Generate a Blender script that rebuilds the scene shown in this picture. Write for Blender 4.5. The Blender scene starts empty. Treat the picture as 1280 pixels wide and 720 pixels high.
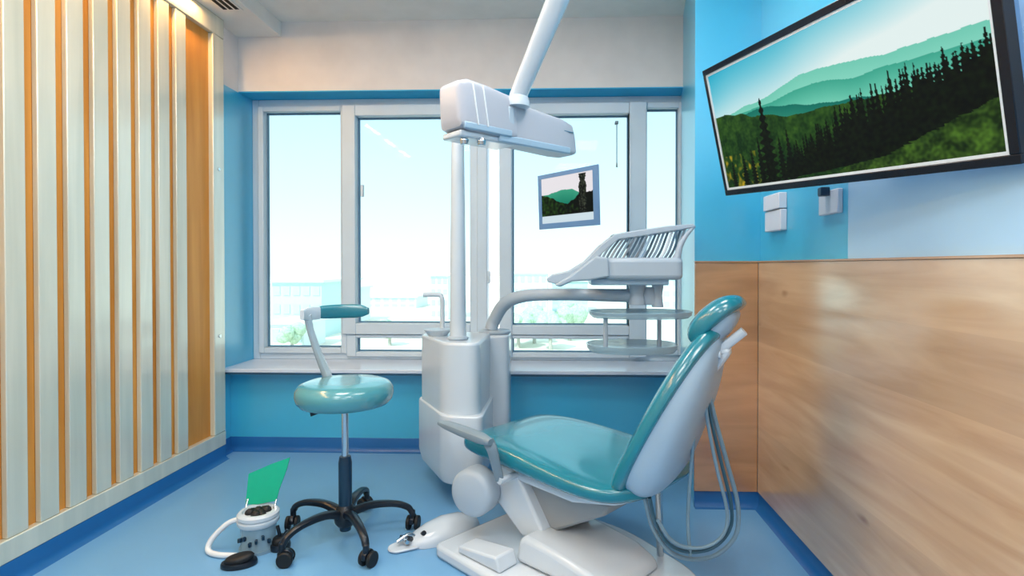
import bpy, bmesh, math, random
from mathutils import Vector, Matrix, noise as mnoise
random.seed(7)
COL = bpy.context.scene.collection
PI = math.pi
# ------------------------------------------------------------------ camera
F = 711.0; YAW = math.radians(2.0); PITCH = math.radians(0.6); H = 1.10
SX, SY = -27.0, -19.6
cam_d = bpy.data.cameras.new('camera'); cam = bpy.data.objects.new('camera', cam_d)
COL.objects.link(cam); bpy.context.scene.camera = cam
cam.location = (0, 0, H); cam.rotation_euler = (PI/2 - PITCH, 0, YAW)
cam_d.sensor_width = 36.0; cam_d.lens = 36.0 * F / 1280.0
cam_d.shift_x = SX / 1280.0; cam_d.shift_y = SY / 1280.0
cam_d.clip_start = 0.05; cam_d.clip_end = 2000
RM = cam.rotation_euler.to_matrix()
def at(px, py, Y):
    """world point at depth Y that appears at a photograph pixel (used for measuring)"""
    d = RM @ Vector(((px - 640 + SX) / F, (360 + SY - py) / F, -1.0))
    k = Y / d.y
    return Vector((d.x * k, Y, H + d.z * k))

# ------------------------------------------------------------------ materials
def lin(c):
    r = []
    for v in c[:3]:
        v = v / 255.0
        r.append(v / 12.92 if v <= 0.04045 else ((v + 0.055) / 1.055) ** 2.4)
    return (r[0], r[1], r[2], 1.0)
def new_mat(name):
    m = bpy.data.materials.new(name); m.use_nodes = True
    nt = m.node_tree; b = nt.nodes['Principled BSDF']
    return m, nt, b
def mat(name, c, rough=0.4, metal=0.0, var=0.04, scale=6.0, bump=0.0, coat=0.0, bscale=200, spec=0.5, crough=.12, cior=1.5):
    m, nt, b = new_mat(name)
    tc = nt.nodes.new('ShaderNodeTexCoord')
    n = nt.nodes.new('ShaderNodeTexNoise'); n.inputs['Scale'].default_value = scale; n.inputs['Detail'].default_value = 3
    nt.links.new(tc.outputs['Object'], n.inputs['Vector'])
    r = nt.nodes.new('ShaderNodeValToRGB')
    L = lin(c)
    r.color_ramp.elements[0].position = 0.3; r.color_ramp.elements[1].position = 0.7
    r.color_ramp.elements[0].color = tuple(v * (1 - var) for v in L[:3]) + (1,)
    r.color_ramp.elements[1].color = tuple(min(1, v * (1 + var)) for v in L[:3]) + (1,)
    nt.links.new(n.outputs['Fac'], r.inputs['Fac']); nt.links.new(r.outputs['Color'], b.inputs['Base Color'])
    b.inputs['Roughness'].default_value = rough; b.inputs['Metallic'].default_value = metal
    b.inputs['Coat Weight'].default_value = coat; b.inputs['Coat Roughness'].default_value = crough; b.inputs['Coat IOR'].default_value = cior
    b.inputs['Specular IOR Level'].default_value = spec
    if bump:
        n2 = nt.nodes.new('ShaderNodeTexNoise'); n2.inputs['Scale'].default_value = bscale
        nt.links.new(tc.outputs['Object'], n2.inputs['Vector'])
        bp = nt.nodes.new('ShaderNodeBump'); bp.inputs['Strength'].default_value = bump; bp.inputs['Distance'].default_value = 0.002
        nt.links.new(n2.outputs['Fac'], bp.inputs['Height']); nt.links.new(bp.outputs['Normal'], b.inputs['Normal'])
    return m
def wood(name, c1, c2, rough=0.35, stretch=(1, 1, 1), plank=0.0, knots=False, knotcol=(150, 95, 60), sc=3.0, coat=1.0):
    m, nt, b = new_mat(name)
    L = nt.links; N = nt.nodes
    tc = N.new('ShaderNodeTexCoord'); mp = N.new('ShaderNodeMapping'); mp.inputs['Scale'].default_value = stretch
    L.new(tc.outputs['Object'], mp.inputs['Vector'])
    n1 = N.new('ShaderNodeTexNoise'); n1.inputs['Scale'].default_value = sc; n1.inputs['Detail'].default_value = 8; n1.inputs['Distortion'].default_value = 0.6
    L.new(mp.outputs['Vector'], n1.inputs['Vector'])
    r = N.new('ShaderNodeValToRGB'); r.color_ramp.elements[0].position = .32; r.color_ramp.elements[1].position = .68
    r.color_ramp.elements[0].color = lin(c1); r.color_ramp.elements[1].color = lin(c2)
    L.new(n1.outputs['Fac'], r.inputs['Fac']); out = r.outputs['Color']
    if plank:
        sep = N.new('ShaderNodeSeparateXYZ'); L.new(tc.outputs['Object'], sep.inputs['Vector'])
        dv = N.new('ShaderNodeMath'); dv.operation = 'DIVIDE'; dv.inputs[1].default_value = plank; L.new(sep.outputs['Z'], dv.inputs[0])
        fl = N.new('ShaderNodeMath'); fl.operation = 'FLOOR'; L.new(dv.outputs[0], fl.inputs[0])
        wn = N.new('ShaderNodeTexWhiteNoise'); wn.noise_dimensions = '1D'; L.new(fl.outputs[0], wn.inputs['W'])
        mr = N.new('ShaderNodeMapRange'); mr.inputs['To Min'].default_value = .9; mr.inputs['To Max'].default_value = 1.05; L.new(wn.outputs['Value'], mr.inputs['Value'])
        hs = N.new('ShaderNodeHueSaturation'); L.new(out, hs.inputs['Color']); L.new(mr.outputs['Result'], hs.inputs['Value'])
        out = hs.outputs['Color']
    if knots:
        mp2 = N.new('ShaderNodeMapping'); mp2.inputs['Scale'].default_value = (1, 1.5, 5.0)
        mp2.inputs['Rotation'].default_value = (0.12, 0, 0); L.new(tc.outputs['Object'], mp2.inputs['Vector'])
        n3 = N.new('ShaderNodeTexNoise'); n3.inputs['Scale'].default_value = 2.3; n3.inputs['Detail'].default_value = 2; L.new(mp2.outputs['Vector'], n3.inputs['Vector'])
        r3 = N.new('ShaderNodeValToRGB'); r3.color_ramp.elements[0].position = .71; r3.color_ramp.elements[1].position = .80
        r3.color_ramp.elements[0].color = (0, 0, 0, 1); r3.color_ramp.elements[1].color = (.7, .7, .7, 1); L.new(n3.outputs['Fac'], r3.inputs['Fac'])
        mx = N.new('ShaderNodeMixRGB'); mx.inputs['Color2'].default_value = lin(knotcol); L.new(r3.outputs['Color'], mx.inputs['Fac']); L.new(out, mx.inputs['Color1'])
        out = mx.outputs['Color']
    L.new(out, b.inputs['Base Color']); b.inputs['Roughness'].default_value = rough
    b.inputs['Coat Weight'].default_value = coat; b.inputs['Coat Roughness'].default_value = .18; b.inputs['Coat IOR'].default_value = 2.2
    return m

M = {}
M['white'] = mat('warm_white_paint', (232, 226, 224), .6, bump=.05)
M['ceil'] = mat('ceiling_paint', (238, 234, 228), .7, bump=.05)
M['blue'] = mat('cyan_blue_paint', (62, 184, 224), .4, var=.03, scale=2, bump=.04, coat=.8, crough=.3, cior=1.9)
M['bluematte'] = mat('cyan_soffit_paint', (44, 184, 230), .6, var=.03, scale=2)
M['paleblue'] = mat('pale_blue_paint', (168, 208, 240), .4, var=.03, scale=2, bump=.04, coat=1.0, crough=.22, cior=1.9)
M['skirting'] = mat('blue_vinyl_skirting', (28, 102, 168), .35, var=.04)
M['floor'] = mat('blue_vinyl_floor', (112, 168, 212), .28, var=.05, scale=1.3, bump=.02, bscale=60)
M['sill'] = mat('white_stone_sill', (214, 226, 242), .2, var=.02)
M['sillcap'] = mat('dark_teal_edge_strip', (48, 92, 120), .4)
M['frame'] = mat('grey_white_aluminium', (206, 222, 234), .35, var=.02)
M['gasket'] = mat('grey_gasket', (84, 130, 160), .5)
M['slat'] = wood('whitewashed_wood', (206, 208, 190), (228, 226, 206), .24, (2, 2, .15), sc=6)
M['honey'] = wood('honey_wood_panel', (206, 132, 48), (230, 160, 74), .5, (2, 2, .15), sc=6, coat=0.0)
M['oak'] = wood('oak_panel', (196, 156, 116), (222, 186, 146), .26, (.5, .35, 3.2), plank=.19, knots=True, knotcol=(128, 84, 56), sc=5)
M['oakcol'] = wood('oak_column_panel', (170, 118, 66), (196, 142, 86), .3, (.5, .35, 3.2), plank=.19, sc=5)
M['plastic'] = mat('glossy_white_plastic', (206, 218, 228), .22, var=.015, coat=.3)
M['plastic2'] = mat('satin_pale_grey_plastic', (176, 192, 206), .35, var=.015)
M['lamphead'] = mat('matte_grey_plastic', (176, 182, 194), .45, var=.015)  # white light head, its shade put into the grey colour
M['shell'] = mat('blue_grey_plastic', (160, 188, 210), .34, var=.015)
M['teal'] = mat('teal_vinyl', (12, 122, 142), .26, var=.05, scale=9, bump=.08, bscale=260, coat=.8)
M['tealpale'] = mat('pale_teal_vinyl', (78, 152, 164), .24, var=.05, scale=9, bump=.08, bscale=260, coat=.8)
M['black'] = mat('black_plastic', (14, 24, 36), .3, var=.05)
M['darkblue'] = mat('dark_blue_plastic', (16, 52, 78), .3, var=.05)
M['rubber'] = mat('black_rubber', (10, 14, 18), .55)
M['chrome'] = mat('brushed_chrome', (205, 215, 222), .18, metal=1.0, var=.02)
M['hose'] = mat('grey_blue_hose', (128, 158, 176), .35)
M['hosedark'] = mat('dark_teal_hose', (54, 96, 116), .35)
M['hosewhite'] = mat('white_hose', (226, 232, 236), .35)
M['bezel'] = mat('dark_navy_bezel', (8, 18, 32), .2)
M['bezelside'] = mat('blue_grey_bezel', (104, 146, 190), .3)
M['rim'] = mat('white_screen_rim', (224, 232, 236), .4)
M['socket'] = mat('white_socket_plastic', (226, 228, 236), .35)
M['slot'] = mat('black_slot', (12, 12, 14), .8)
M['armgrey'] = mat('grey_armrest', (124, 142, 154), .42)
M['taupe'] = mat('taupe_grey_cover', (150, 156, 160), .4)
M['cord'] = mat('cord_grey', (120, 140, 150), .5)
M['bldg'] = mat('pale_concrete', (226, 234, 230), .8)  # building and tree colours are paled to carry the outdoor haze
M['bldg2'] = mat('pale_green_glass_wall', (196, 220, 216), .5)
M['bldgwin'] = mat('distant_window', (190, 214, 218), .3)
M['ground'] = mat('sandy_ground', (222, 212, 196), .9, var=.12, scale=.03)
M['leaf'] = mat('pale_tree_leaves', (176, 196, 168), .7, var=.2, scale=3)
M['bark'] = mat('tree_bark', (190, 184, 172), .8)
def glassy(name, tint, g=.06, rough=.02, gcol=(1, 1, 1)):
    m = bpy.data.materials.new(name); m.use_nodes = True; nt = m.node_tree; nt.nodes.clear()
    o = nt.nodes.new('ShaderNodeOutputMaterial'); t = nt.nodes.new('ShaderNodeBsdfTransparent'); t.inputs['Color'].default_value = tint + (1,)
    gl = nt.nodes.new('ShaderNodeBsdfGlossy'); gl.inputs['Roughness'].default_value = rough; gl.inputs['Color'].default_value = gcol + (1,)
    fr = nt.nodes.new('ShaderNodeFresnel'); fr.inputs['IOR'].default_value = 1.45
    mx = nt.nodes.new('ShaderNodeMixShader'); nt.links.new(fr.outputs[0], mx.inputs['Fac'])
    nt.links.new(t.outputs[0], mx.inputs[1]); nt.links.new(gl.outputs[0], mx.inputs[2]); nt.links.new(mx.outputs[0], o.inputs['Surface'])
    return m
M['glass'] = glassy('window_glass', (.86, .97, .99), gcol=(.1, .1, .1))
def frosted(name, c, a):
    m, nt, b = new_mat(name); b.inputs['Base Color'].default_value = lin(c); b.inputs['Roughness'].default_value = .15
    b.inputs['Alpha'].default_value = a; return m
M['tray'] = frosted('frosted_tray_plastic', (176, 204, 220), .66)
M['clear'] = frosted('clear_container_plastic', (170, 205, 225), .45)
M['green'] = frosted('green_flap_plastic', (10, 186, 150), .93)
def emis(name, c, s):
    m = bpy.data.materials.new(name); m.use_nodes = True; nt = m.node_tree; nt.nodes.clear()
    o = nt.nodes.new('ShaderNodeOutputMaterial'); e = nt.nodes.new('ShaderNodeEmission'); e.inputs['Color'].default_value = lin(c); e.inputs['Strength'].default_value = s
    nt.links.new(e.outputs[0], o.inputs['Surface']); return m
M['lamp'] = emis('ceiling_lamp_diffuser', (255, 250, 244), 3.0)
M['led'] = emis('warm_led_strip', (255, 190, 110), 6.0)
def screen_mat():
    m = bpy.data.materials.new('screen_picture'); m.use_nodes = True; nt = m.node_tree; b = nt.nodes['Principled BSDF']
    a = nt.nodes.new('ShaderNodeVertexColor'); a.layer_name = 'Col'
    b.inputs['Base Color'].default_value = (.005, .005, .006, 1); b.inputs['Roughness'].default_value = .6
    b.inputs['Specular IOR Level'].default_value = .04
    nt.links.new(a.outputs['Color'], b.inputs['Emission Color']); b.inputs['Emission Strength'].default_value = 1.0
    return m
M['screen'] = screen_mat()

# ------------------------------------------------------------------ object helpers
def tag(o, label=None, cat=None, group=None, kind=None):
    if label: o['label'] = label
    if cat: o['category'] = cat
    if group: o['group'] = group
    if kind: o['kind'] = kind
    return o
def finish(bm, name, m, parent=None, smooth=True, bevel=0, bseg=2, subsurf=0, angle=38):
    bmesh.ops.recalc_face_normals(bm, faces=bm.faces)
    if smooth:
        th = math.radians(angle)
        for f in bm.faces: f.smooth = True
        for e in bm.edges:
            if len(e.link_faces) == 2: e.smooth = e.calc_face_angle(0) < th
    me = bpy.data.meshes.new(name); bm.to_mesh(me); bm.free()
    o = bpy.data.objects.new(name, me); COL.objects.link(o)
    if isinstance(m, (list, tuple)):
        for k in m: me.materials.append(k)
    else: me.materials.append(m)
    if bevel:
        md = o.modifiers.new('bevel', 'BEVEL'); md.width = bevel; md.segments = bseg; md.limit_method = 'ANGLE'; md.angle_limit = math.radians(35)
        md.harden_normals = False
    if subsurf:
        md = o.modifiers.new('sub', 'SUBSURF'); md.levels = subsurf; md.render_levels = subsurf
    if parent: 
        o.parent = parent; o.matrix_parent_inverse = Matrix.Translation(-Vector(parent.location)) if not parent.get('_rot') else parent.matrix_basis.inverted()
    return o
def thing(name, loc, label, cat, group=None):
    e = bpy.data.objects.new(name, None); COL.objects.link(e); e.location = loc; e.empty_display_size = .05
    return tag(e, label, cat, group)
def bx(bm, c, s, R=None):
    r = bmesh.ops.create_cube(bm, size=1.0); vs = r['verts']
    bmesh.ops.scale(bm, vec=s, verts=vs)
    if R is not None: bmesh.ops.rotate(bm, cent=(0, 0, 0), matrix=R, verts=vs)
    bmesh.ops.translate(bm, vec=c, verts=vs); return vs
def bxx(bm, x0, x1, y0, y1, z0, z1): return bx(bm, ((x0+x1)/2, (y0+y1)/2, (z0+z1)/2), (abs(x1-x0), abs(y1-y0), abs(z1-z0)))
def box(name, m, x0, x1, y0, y1, z0, z1, parent=None, bevel=0.0, bseg=2):
    bm = bmesh.new(); bxx(bm, x0, x1, y0, y1, z0, z1); return finish(bm, name, m, parent, smooth=bevel > 0, bevel=bevel, bseg=bseg)
def catmull(P, n=8):
    P = [Vector(p) for p in P]
    if len(P) < 3: return P
    Q = [P[0]*2 - P[1]] + P + [P[-1]*2 - P[-2]]
    out = []
    for i in range(1, len(Q) - 2):
        for k in range(n):
            t = k / n; a, b, c, d = Q[i-1], Q[i], Q[i+1], Q[i+2]
            out.append(.5 * ((2*b) + (c - a)*t + (2*a - 5*b + 4*c - d)*t*t + (3*b - a - 3*c + d)*t**3))
    out.append(P[-1]); return out
def sweep(bm, path, r, seg=12, r2=None, up=(0, 0, 1), power=2.0, cap=True):
    """r/r2 may be lists: half sizes across / along 'up'"""
    n = len(path); path = [Vector(p) for p in path]
    R1 = r if isinstance(r, (list, tuple)) else [r]*n
    R2 = R1 if r2 is None else (r2 if isinstance(r2, (list, tuple)) else [r2]*n)
    def rs(L):
        if len(L) == n: return L
        out = []
        for i in range(n):
            f = i/(n-1)*(len(L)-1); k = min(int(f), len(L)-2); out.append(L[k] + (L[k+1]-L[k])*(f-k))
        return out
    R1 = rs(R1); R2 = rs(R2); rings = []; U = Vector(up)
    for i, p in enumerate(path):
        T = (path[min(i+1, n-1)] - path[max(i-1, 0)]).normalized()
        S = T.cross(U)
        if S.length < 1e-3: S = T.cross(Vector((1, 0, 0)))
        S.normalize(); V = S.cross(T).normalized()
        if i and False: pass
        U = V if True else U
        ring = []
        for k in range(seg):
            a = 2*PI*k/seg; c, s = math.cos(a), math.sin(a)
            cx = math.copysign(abs(c)**(2/power), c); sy = math.copysign(abs(s)**(2/power), s)
            ring.append(bm.verts.new(p + S*cx*R1[i] + V*sy*R2[i]))
        rings.append(ring)
    for i in range(n-1):
        for k in range(seg):
            bm.faces.new((rings[i][k], rings[i][(k+1) % seg], rings[i+1][(k+1) % seg], rings[i+1][k]))
    if cap: bm.faces.new(rings[0][::-1]); bm.faces.new(rings[-1])
def tube(name, m, P, r, parent=None, n=8, seg=12, r2=None, power=2.0, up=(0, 0, 1), smoothpath=True, bevel=0):
    bm = bmesh.new(); sweep(bm, catmull(P, n) if smoothpath else P, r, seg, r2, up, power); return finish(bm, name, m, parent, bevel=bevel)
def loft(bm, rings):
    R = [[bm.verts.new(p) for p in ring] for ring in rings]; s = len(R[0])
    for i in range(len(R)-1):
        for k in range(s): bm.faces.new((R[i][k], R[i][(k+1) % s], R[i+1][(k+1) % s], R[i+1][k]))
    bm.faces.new(R[0][::-1]); bm.faces.new(R[-1])
def lathe(bm, prof, c, seg=40, R=None):
    c = Vector(c); rings = []
    for r, z in prof:
        ring = []
        for k in range(seg):
            a = 2*PI*k/seg; v = Vector((max(r, 1e-4)*math.cos(a), max(r, 1e-4)*math.sin(a), z))
            if R is not None: v = R @ v
            ring.append(c + v)
        rings.append(ring)
    loft(bm, rings)
def lathe_o(name, m, prof, c, parent=None, seg=40, R=None, angle=38):
    bm = bmesh.new(); lathe(bm, prof, c, seg, R); return finish(bm, name, m, parent, angle=angle)
def prism(bm, poly, off, fn):
    """poly: list of 2-D points; fn(p, t) -> 3-D; off=(t0,t1)"""
    a = [bm.verts.new(fn(p, off[0])) for p in poly]; b = [bm.verts.new(fn(p, off[1])) for p in poly]; n = len(poly)
    bm.faces.new(a); bm.faces.new(b[::-1])
    for k in range(n): bm.faces.new((a[k], b[k], b[(k+1) % n], a[(k+1) % n]))
def rod(bm, a, b, r, seg=12):
    sweep(bm, [Vector(a), Vector(b)], r, seg)
def rounded_poly(pts, r, n=5):
    out = []; N = len(pts)
    for i in range(N):
        p = Vector(pts[i]); a = Vector(pts[i-1]); b = Vector(pts[(i+1) % N])
        rr = r[i] if isinstance(r, (list, tuple)) else r
        da = (a-p); db = (b-p); rr = min(rr, da.length*.45, db.length*.45)
        s = p + da.normalized()*rr; e = p + db.normalized()*rr
        for k in range(n+1):
            t = k/n; out.append(s*(1-t)**2 + p*2*t*(1-t) + e*t*t)
    return out

# ------------------------------------------------------------------ room shell
XL, XR = -1.93, .94; YB = 3.33; YW = 3.62; YU = 3.43; ZC = 2.59; ZS = 2.50; YBACK = -2.2
S = lambda o: tag(o, kind='structure')
S(box('floor', M['floor'], XL-.1, XR+.1, YBACK-.1, YW+.1, -.12, 0))
S(box('ceiling', M['ceil'], XL-.1, XR+.1, YBACK-.1, YW+.1, ZC, ZC+.12))
def wallmesh(name, parts):
    bm = bmesh.new(); ms = []
    for (b, m) in parts:
        if m not in ms: ms.append(m)
        vs = bxx(bm, *b)
        fs = set(f for v in vs for f in v.link_faces)
        for f in fs: f.material_index = ms.index(m)
    return S(finish(bm, name, ms, smooth=False))
SILLZ = .505; TOPZ = 2.165
wallmesh('wall_back', [((XL-.1, XR+.1, YB, YW+.08, 0, SILLZ-.03), M['blue']),
                       ((XL-.1, XR+.1, YU, YW+.08, TOPZ+.006, ZC), M['white']),
                       ((XL-.1, XR+.1, YU+.001, YW+.08, TOPZ, TOPZ+.006), M['bluematte'])])
wallmesh('wall_left', [((XL-.1, XL, YBACK, YW+.08, 0, TOPZ), M['blue']), ((XL-.1, XL, YBACK, YW+.08, TOPZ, ZC), M['white'])])
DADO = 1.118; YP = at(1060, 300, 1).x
YPALE = XR / YP  # above the dado the right wall is paler nearer than this
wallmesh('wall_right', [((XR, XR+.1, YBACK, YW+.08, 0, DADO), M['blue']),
                        ((XR, XR+.1, YPALE, YW+.08, DADO, ZC), M['blue']),
                        ((XR, XR+.1, YBACK, YPALE, DADO, ZC), M['paleblue'])])
S(box('wall_front', M['white'], XL-.1, XR+.1, YBACK-.1, YBACK, 0, ZC))
# splayed column at the right of the window
YC = 2.62
colp = [(at(868, 400, YC).x, YC), (XR, YC), (XR, YW+.02), (at(851, 400, YW).x, YW+.02)]
bm = bmesh.new(); prism(bm, colp, (0, ZC), lambda p, t: Vector((p[0], p[1], t)))
S(finish(bm, 'wall_column', M['blue'], smooth=False))
# panels (cladding)
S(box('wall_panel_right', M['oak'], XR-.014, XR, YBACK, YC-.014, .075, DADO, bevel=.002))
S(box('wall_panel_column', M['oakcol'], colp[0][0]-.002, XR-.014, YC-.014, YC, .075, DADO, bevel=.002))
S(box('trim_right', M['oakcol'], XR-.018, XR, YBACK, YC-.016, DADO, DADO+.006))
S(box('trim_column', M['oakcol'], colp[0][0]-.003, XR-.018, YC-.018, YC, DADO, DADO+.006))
# skirtings with a cove at the foot
def skirting(name, a, b, h, nrm):
    a = Vector(a); b = Vector(b); n = Vector(nrm)
    prof = [(0, 0), (.03, 0), (.02, .004), (.010, .014), (.006, .03), (.005, h-.004), (.003, h), (0, h)]
    bm = bmesh.new(); A = [bm.verts.new(a + n*d + Vector((0, 0, z))) for d, z in prof]; B = [bm.verts.new(b + n*d + Vector((0, 0, z))) for d, z in prof]
    bm.faces.new(A); bm.faces.new(B[::-1])
    for k in range(len(prof)): bm.faces.new((A[k], B[k], B[(k+1) % len(prof)], A[(k+1) % len(prof)]))
    return S(finish(bm, name, M['skirting'], smooth=True))
skirting('baseboard_back', (XL, YB, 0), (XR, YB, 0), .082, (0, -1, 0))
skirting('baseboard_left', (XL+.05, YBACK, 0), (XL+.05, 3.18, 0), .079, (1, 0, 0))
S(box('baseboard_left_core', M['skirting'], XL, XL+.05, YBACK, 3.18, 0, .079))
skirting('baseboard_corner', (XL, 3.18, 0), (XL, YB, 0), .082, (1, 0, 0))
skirting('baseboard_right', (XR, YBACK, 0), (XR, YC, 0), .075, (-1, 0, 0))
skirting('baseboard_column', (colp[0][0], YC, 0), (XR, YC, 0), .075, (0, -1, 0))
# lowered soffit with slot vent
XS = -1.66
S(box('ceiling_soffit', M['ceil'], XL, XS, YBACK, YU, ZS, ZC, bevel=.003))
# window sill
bm = bmesh.new(); bxx(bm, XL, colp[0][0]+.13, YB-.10, YW, SILLZ-.022, SILLZ)
S(finish(bm, 'window_sill', M['sill'], bevel=.004))
S(box('trim_sill', M['sillcap'], XL, colp[0][0]+.13, YB-.094, YB-.07, SILLZ-.034, SILLZ-.022))  # dark strip below the front of the sill
# slot vent
v = thing('air_vent', (-1.74, 2.6, ZS-.002), 'black slotted air vent in the lowered ceiling strip above the slats', 'air vent')
box('vent_frame', M['ceil'], -1.80, -1.69, 2.0, 3.06, ZS-.006, ZS-.0005, v, bevel=.001)
for k in range(3):
    x = -1.79 + k*.033
    box('slot', M['slot'], x, x+.021, 2.02, 3.04, ZS-.0075, ZS-.0055, v)

# ------------------------------------------------------------------ window (frames + panes)
def zat(py): return at(500, py, YW).z
def xat(px): return at(px, 300, YW).x
wx0 = XL; wx1 = colp[3][0] + .03
W0 = YW-.03
def ring_frame(bm, x0, x1, z0, z1, t, y0, y1, tb=None, tt=None):
    tb = tb or t; tt = tt or t
    bxx(bm, x0, x0+t, y0, y1, z0, z1); bxx(bm, x1-t, x1, y0, y1, z0, z1)
    bxx(bm, x0+t, x1-t, y0, y1, z0, z0+tb); bxx(bm, x0+t, x1-t, y0, y1, z1-tt, z1)
Z0 = SILLZ; Z1 = TOPZ
xL1 = xat(433); xM1 = xat(447); xP2 = xat(600); xP3 = xat(640); xR1 = xat(785); xR2 = xat(806)
wroot = thing('window_1', ((wx0+wx1)/2, YW, Z0), 'wide grey aluminium window overlooking the pale city behind the dental chair', 'window')
wroot['kind'] = 'structure'
for k in ('label', 'category'):
    pass
bm = bmesh.new(); ring_frame(bm, wx0, wx1, Z0, Z1, .045, W0, YW+.06); finish(bm, 'window_frame', M['frame'], wroot, bevel=.004)
def sash(nm, x0, x1, z0, z1, t, y0=W0-.02, y1=YW+.03, tb=None, tt=None):
    bm = bmesh.new(); ring_frame(bm, x0, x1, z0, z1, t, y0, y1, tb, tt); f = finish(bm, 'sash', M['frame'], wroot, bevel=.005)
    tb_ = tb or t; tt_ = tt or t
    bm = bmesh.new(); ring_frame(bm, x0+t-.001, x1-t+.001, z0+tb_-.001, z1-tt_+.001, .008, YW+.0, YW+.02); g = finish(bm, 'gasket', M['gasket'], f)
    bm = bmesh.new(); bxx(bm, x0+t, x1-t, YW+.006, YW+.012, z0+tb_, z1-tt_); finish(bm, 'pane', M['glass'], f, smooth=False)
zt = Z1-.045; zb = Z0+.02
ztr0, ztr1 = zat(419), zat(398)
sash('a', wx0+.045, xat(436), zb+.02, zt, .035)
sash('b', xat(432), xP2+.03, ztr0+.012, zt-.0, .085, y0=W0-.035, tb=.07, tt=.07)
sash('c', xat(436), xP2+.03, zb, ztr0+.008, .06, tb=.03, tt=.02)
box('mullion', M['frame'], xP2-.01, xP2+.055, W0-.045, YW+.05, Z0+.03, zt, wroot, bevel=.005)
box('mullion', M['frame'], xP3-.075, xP3+.002, W0-.035, YW+.05, Z0+.03, zt, wroot, bevel=.005)
sash('d', xP3-.04, xR1+.045, ztr0+.012, zt, .045, y0=W0-.03, tb=.06, tt=.07)
sash('e', xP3-.04, xR1+.045, zb, ztr0+.008, .045, tb=.03, tt=.02)
box('mullion', M['frame'], xR1+.0, xR2, W0-.04, YW+.05, Z0+.03, zt, wroot, bevel=.005)
sash('g', xR2-.03, wx1-.02, zb+.02, zt, .035)
# handles on the frame
for px, py in ((611, 343), (453, 235)):
    p = at(px, py, W0-.045); bm = bmesh.new(); bxx(bm, p.x-.009, p.x+.009, p.y-.012, p.y+.01, p.z-.055, p.z+.02); finish(bm, 'window_handle', M['frame'], wroot, bevel=.004)
# blind cord
p = at(771, 153, W0-.05); q = at(771, 205, W0-.05)
c = thing('blind_cord', q, 'thin grey blind cord hanging in front of the right window pane', 'cord')
bm = bmesh.new(); rod(bm, p, q, .0028, 8); finish(bm, 'cord', M['cord'], c)
bm = bmesh.new(); sweep(bm, [q+Vector((0, 0, .01)), q-Vector((0, 0, .02))], [.003, .006], 8); finish(bm, 'pull', M['cord'], c)
bm = bmesh.new(); bxx(bm, p.x-.01, p.x+.01, p.y-.006, W0-.018, p.z-.008, p.z+.008); finish(bm, 'clip', M['cord'], c, bevel=.002)

# ------------------------------------------------------------------ slatted partition on the left wall
XF = -1.88
sp = thing('slatted_wall_screen', (XF-.025, .8, .079), 'tall whitewashed wooden slat screen with honey coloured backing along the left wall', 'slat screen')
box('back_panel', M['honey'], XL+.002, XF-.024, YBACK+.02, 3.10, .1, ZS-.01, sp)
bm = bmesh.new(); bxx(bm, XL+.002, XF+.004, YBACK+.02, 3.19, .079, .158); finish(bm, 'bottom_rail', M['slat'], sp, bevel=.004)
bm = bmesh.new(); bxx(bm, XL+.002, XF+.004, YBACK+.02, 3.19, 2.39, ZS-.001); finish(bm, 'top_rail', M['slat'], sp, bevel=.004)
box('end_post', M['slat'], XL+.002, XF+.003, 3.085, 3.188, .159, 2.389, sp, bevel=.004)
pitch = .1277; k = 0; y = 2.782
while y > YBACK+.1:
    o = box('slat', M['slat'], XF-.0235, XF-.001, y, y+.079, .159, 2.389, sp, bevel=.003); k += 1
    y -= pitch
for py in (212, 420):
    z = 1.1 + (333-py)/F*3.2
    bm = bmesh.new(); rod(bm, (XF+.002, 3.13, z), (XF+.010, 3.13, z), .009, 14); finish(bm, 'screw_cap', M['chrome'], sp)

# ------------------------------------------------------------------ outside
GZ = -13.0
tag(box('ground', M['ground'], -400, 400, 30, 900, GZ-.5, GZ), kind='structure')
def building(px0, px1, py_top, Y, depth, label, m, rows, cols, roof=True):
    a = at(px0, py_top, Y); b = at(px1, py_top, Y)
    t = thing('building', ((a.x+b.x)/2, Y, GZ), label, 'building', 'pale buildings beyond the window')
    box('wall', m, a.x, b.x, Y, Y+depth, GZ, a.z, t)
    bm = bmesh.new(); bxx(bm, a.x-.6, b.x+.6, Y-.6, Y+depth+.6, a.z, a.z+.5); finish(bm, 'roof', M['bldg'], t)
    w = (b.x-a.x)/cols; hh = (a.z-GZ)/rows
    for i in range(cols):
        for j in range(rows):
            bm = bmesh.new(); bxx(bm, a.x+w*(i+.18), a.x+w*(i+.82), Y-.12, Y+.05, GZ+hh*(j+.3), GZ+hh*(j+.8)); finish(bm, 'window', M['bldgwin'], t, smooth=False)
building(340, 402, 353, 110, 22, 'pale green glass block outside the left window pane', M['bldg2'], 3, 5)
building(404, 436, 362, 135, 16, 'low white block beside the green glass block outside the left pane', M['bldg'], 3, 4)
building(338, 380, 405, 95, 9, 'low white shed in front of the green glass block outside', M['bldg'], 1, 3)
building(456, 520, 372, 190, 18, 'low pale hall outside the second window pane', M['bldg'], 2, 6)
building(538, 560, 345, 150, 14, 'tall white block outside, just left of the light pole', M['bldg'], 4, 3)
building(640, 684, 342, 140, 20, 'pale block outside, just right of the double window mullion', M['bldg'], 4, 5)
building(690, 735, 352, 170, 20, 'pale green block outside behind the delivery unit arm', M['bldg2'], 4, 5)
building(806, 850, 348, 150, 16, 'white block outside the narrow right window pane', M['bldg'], 4, 4)
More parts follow.
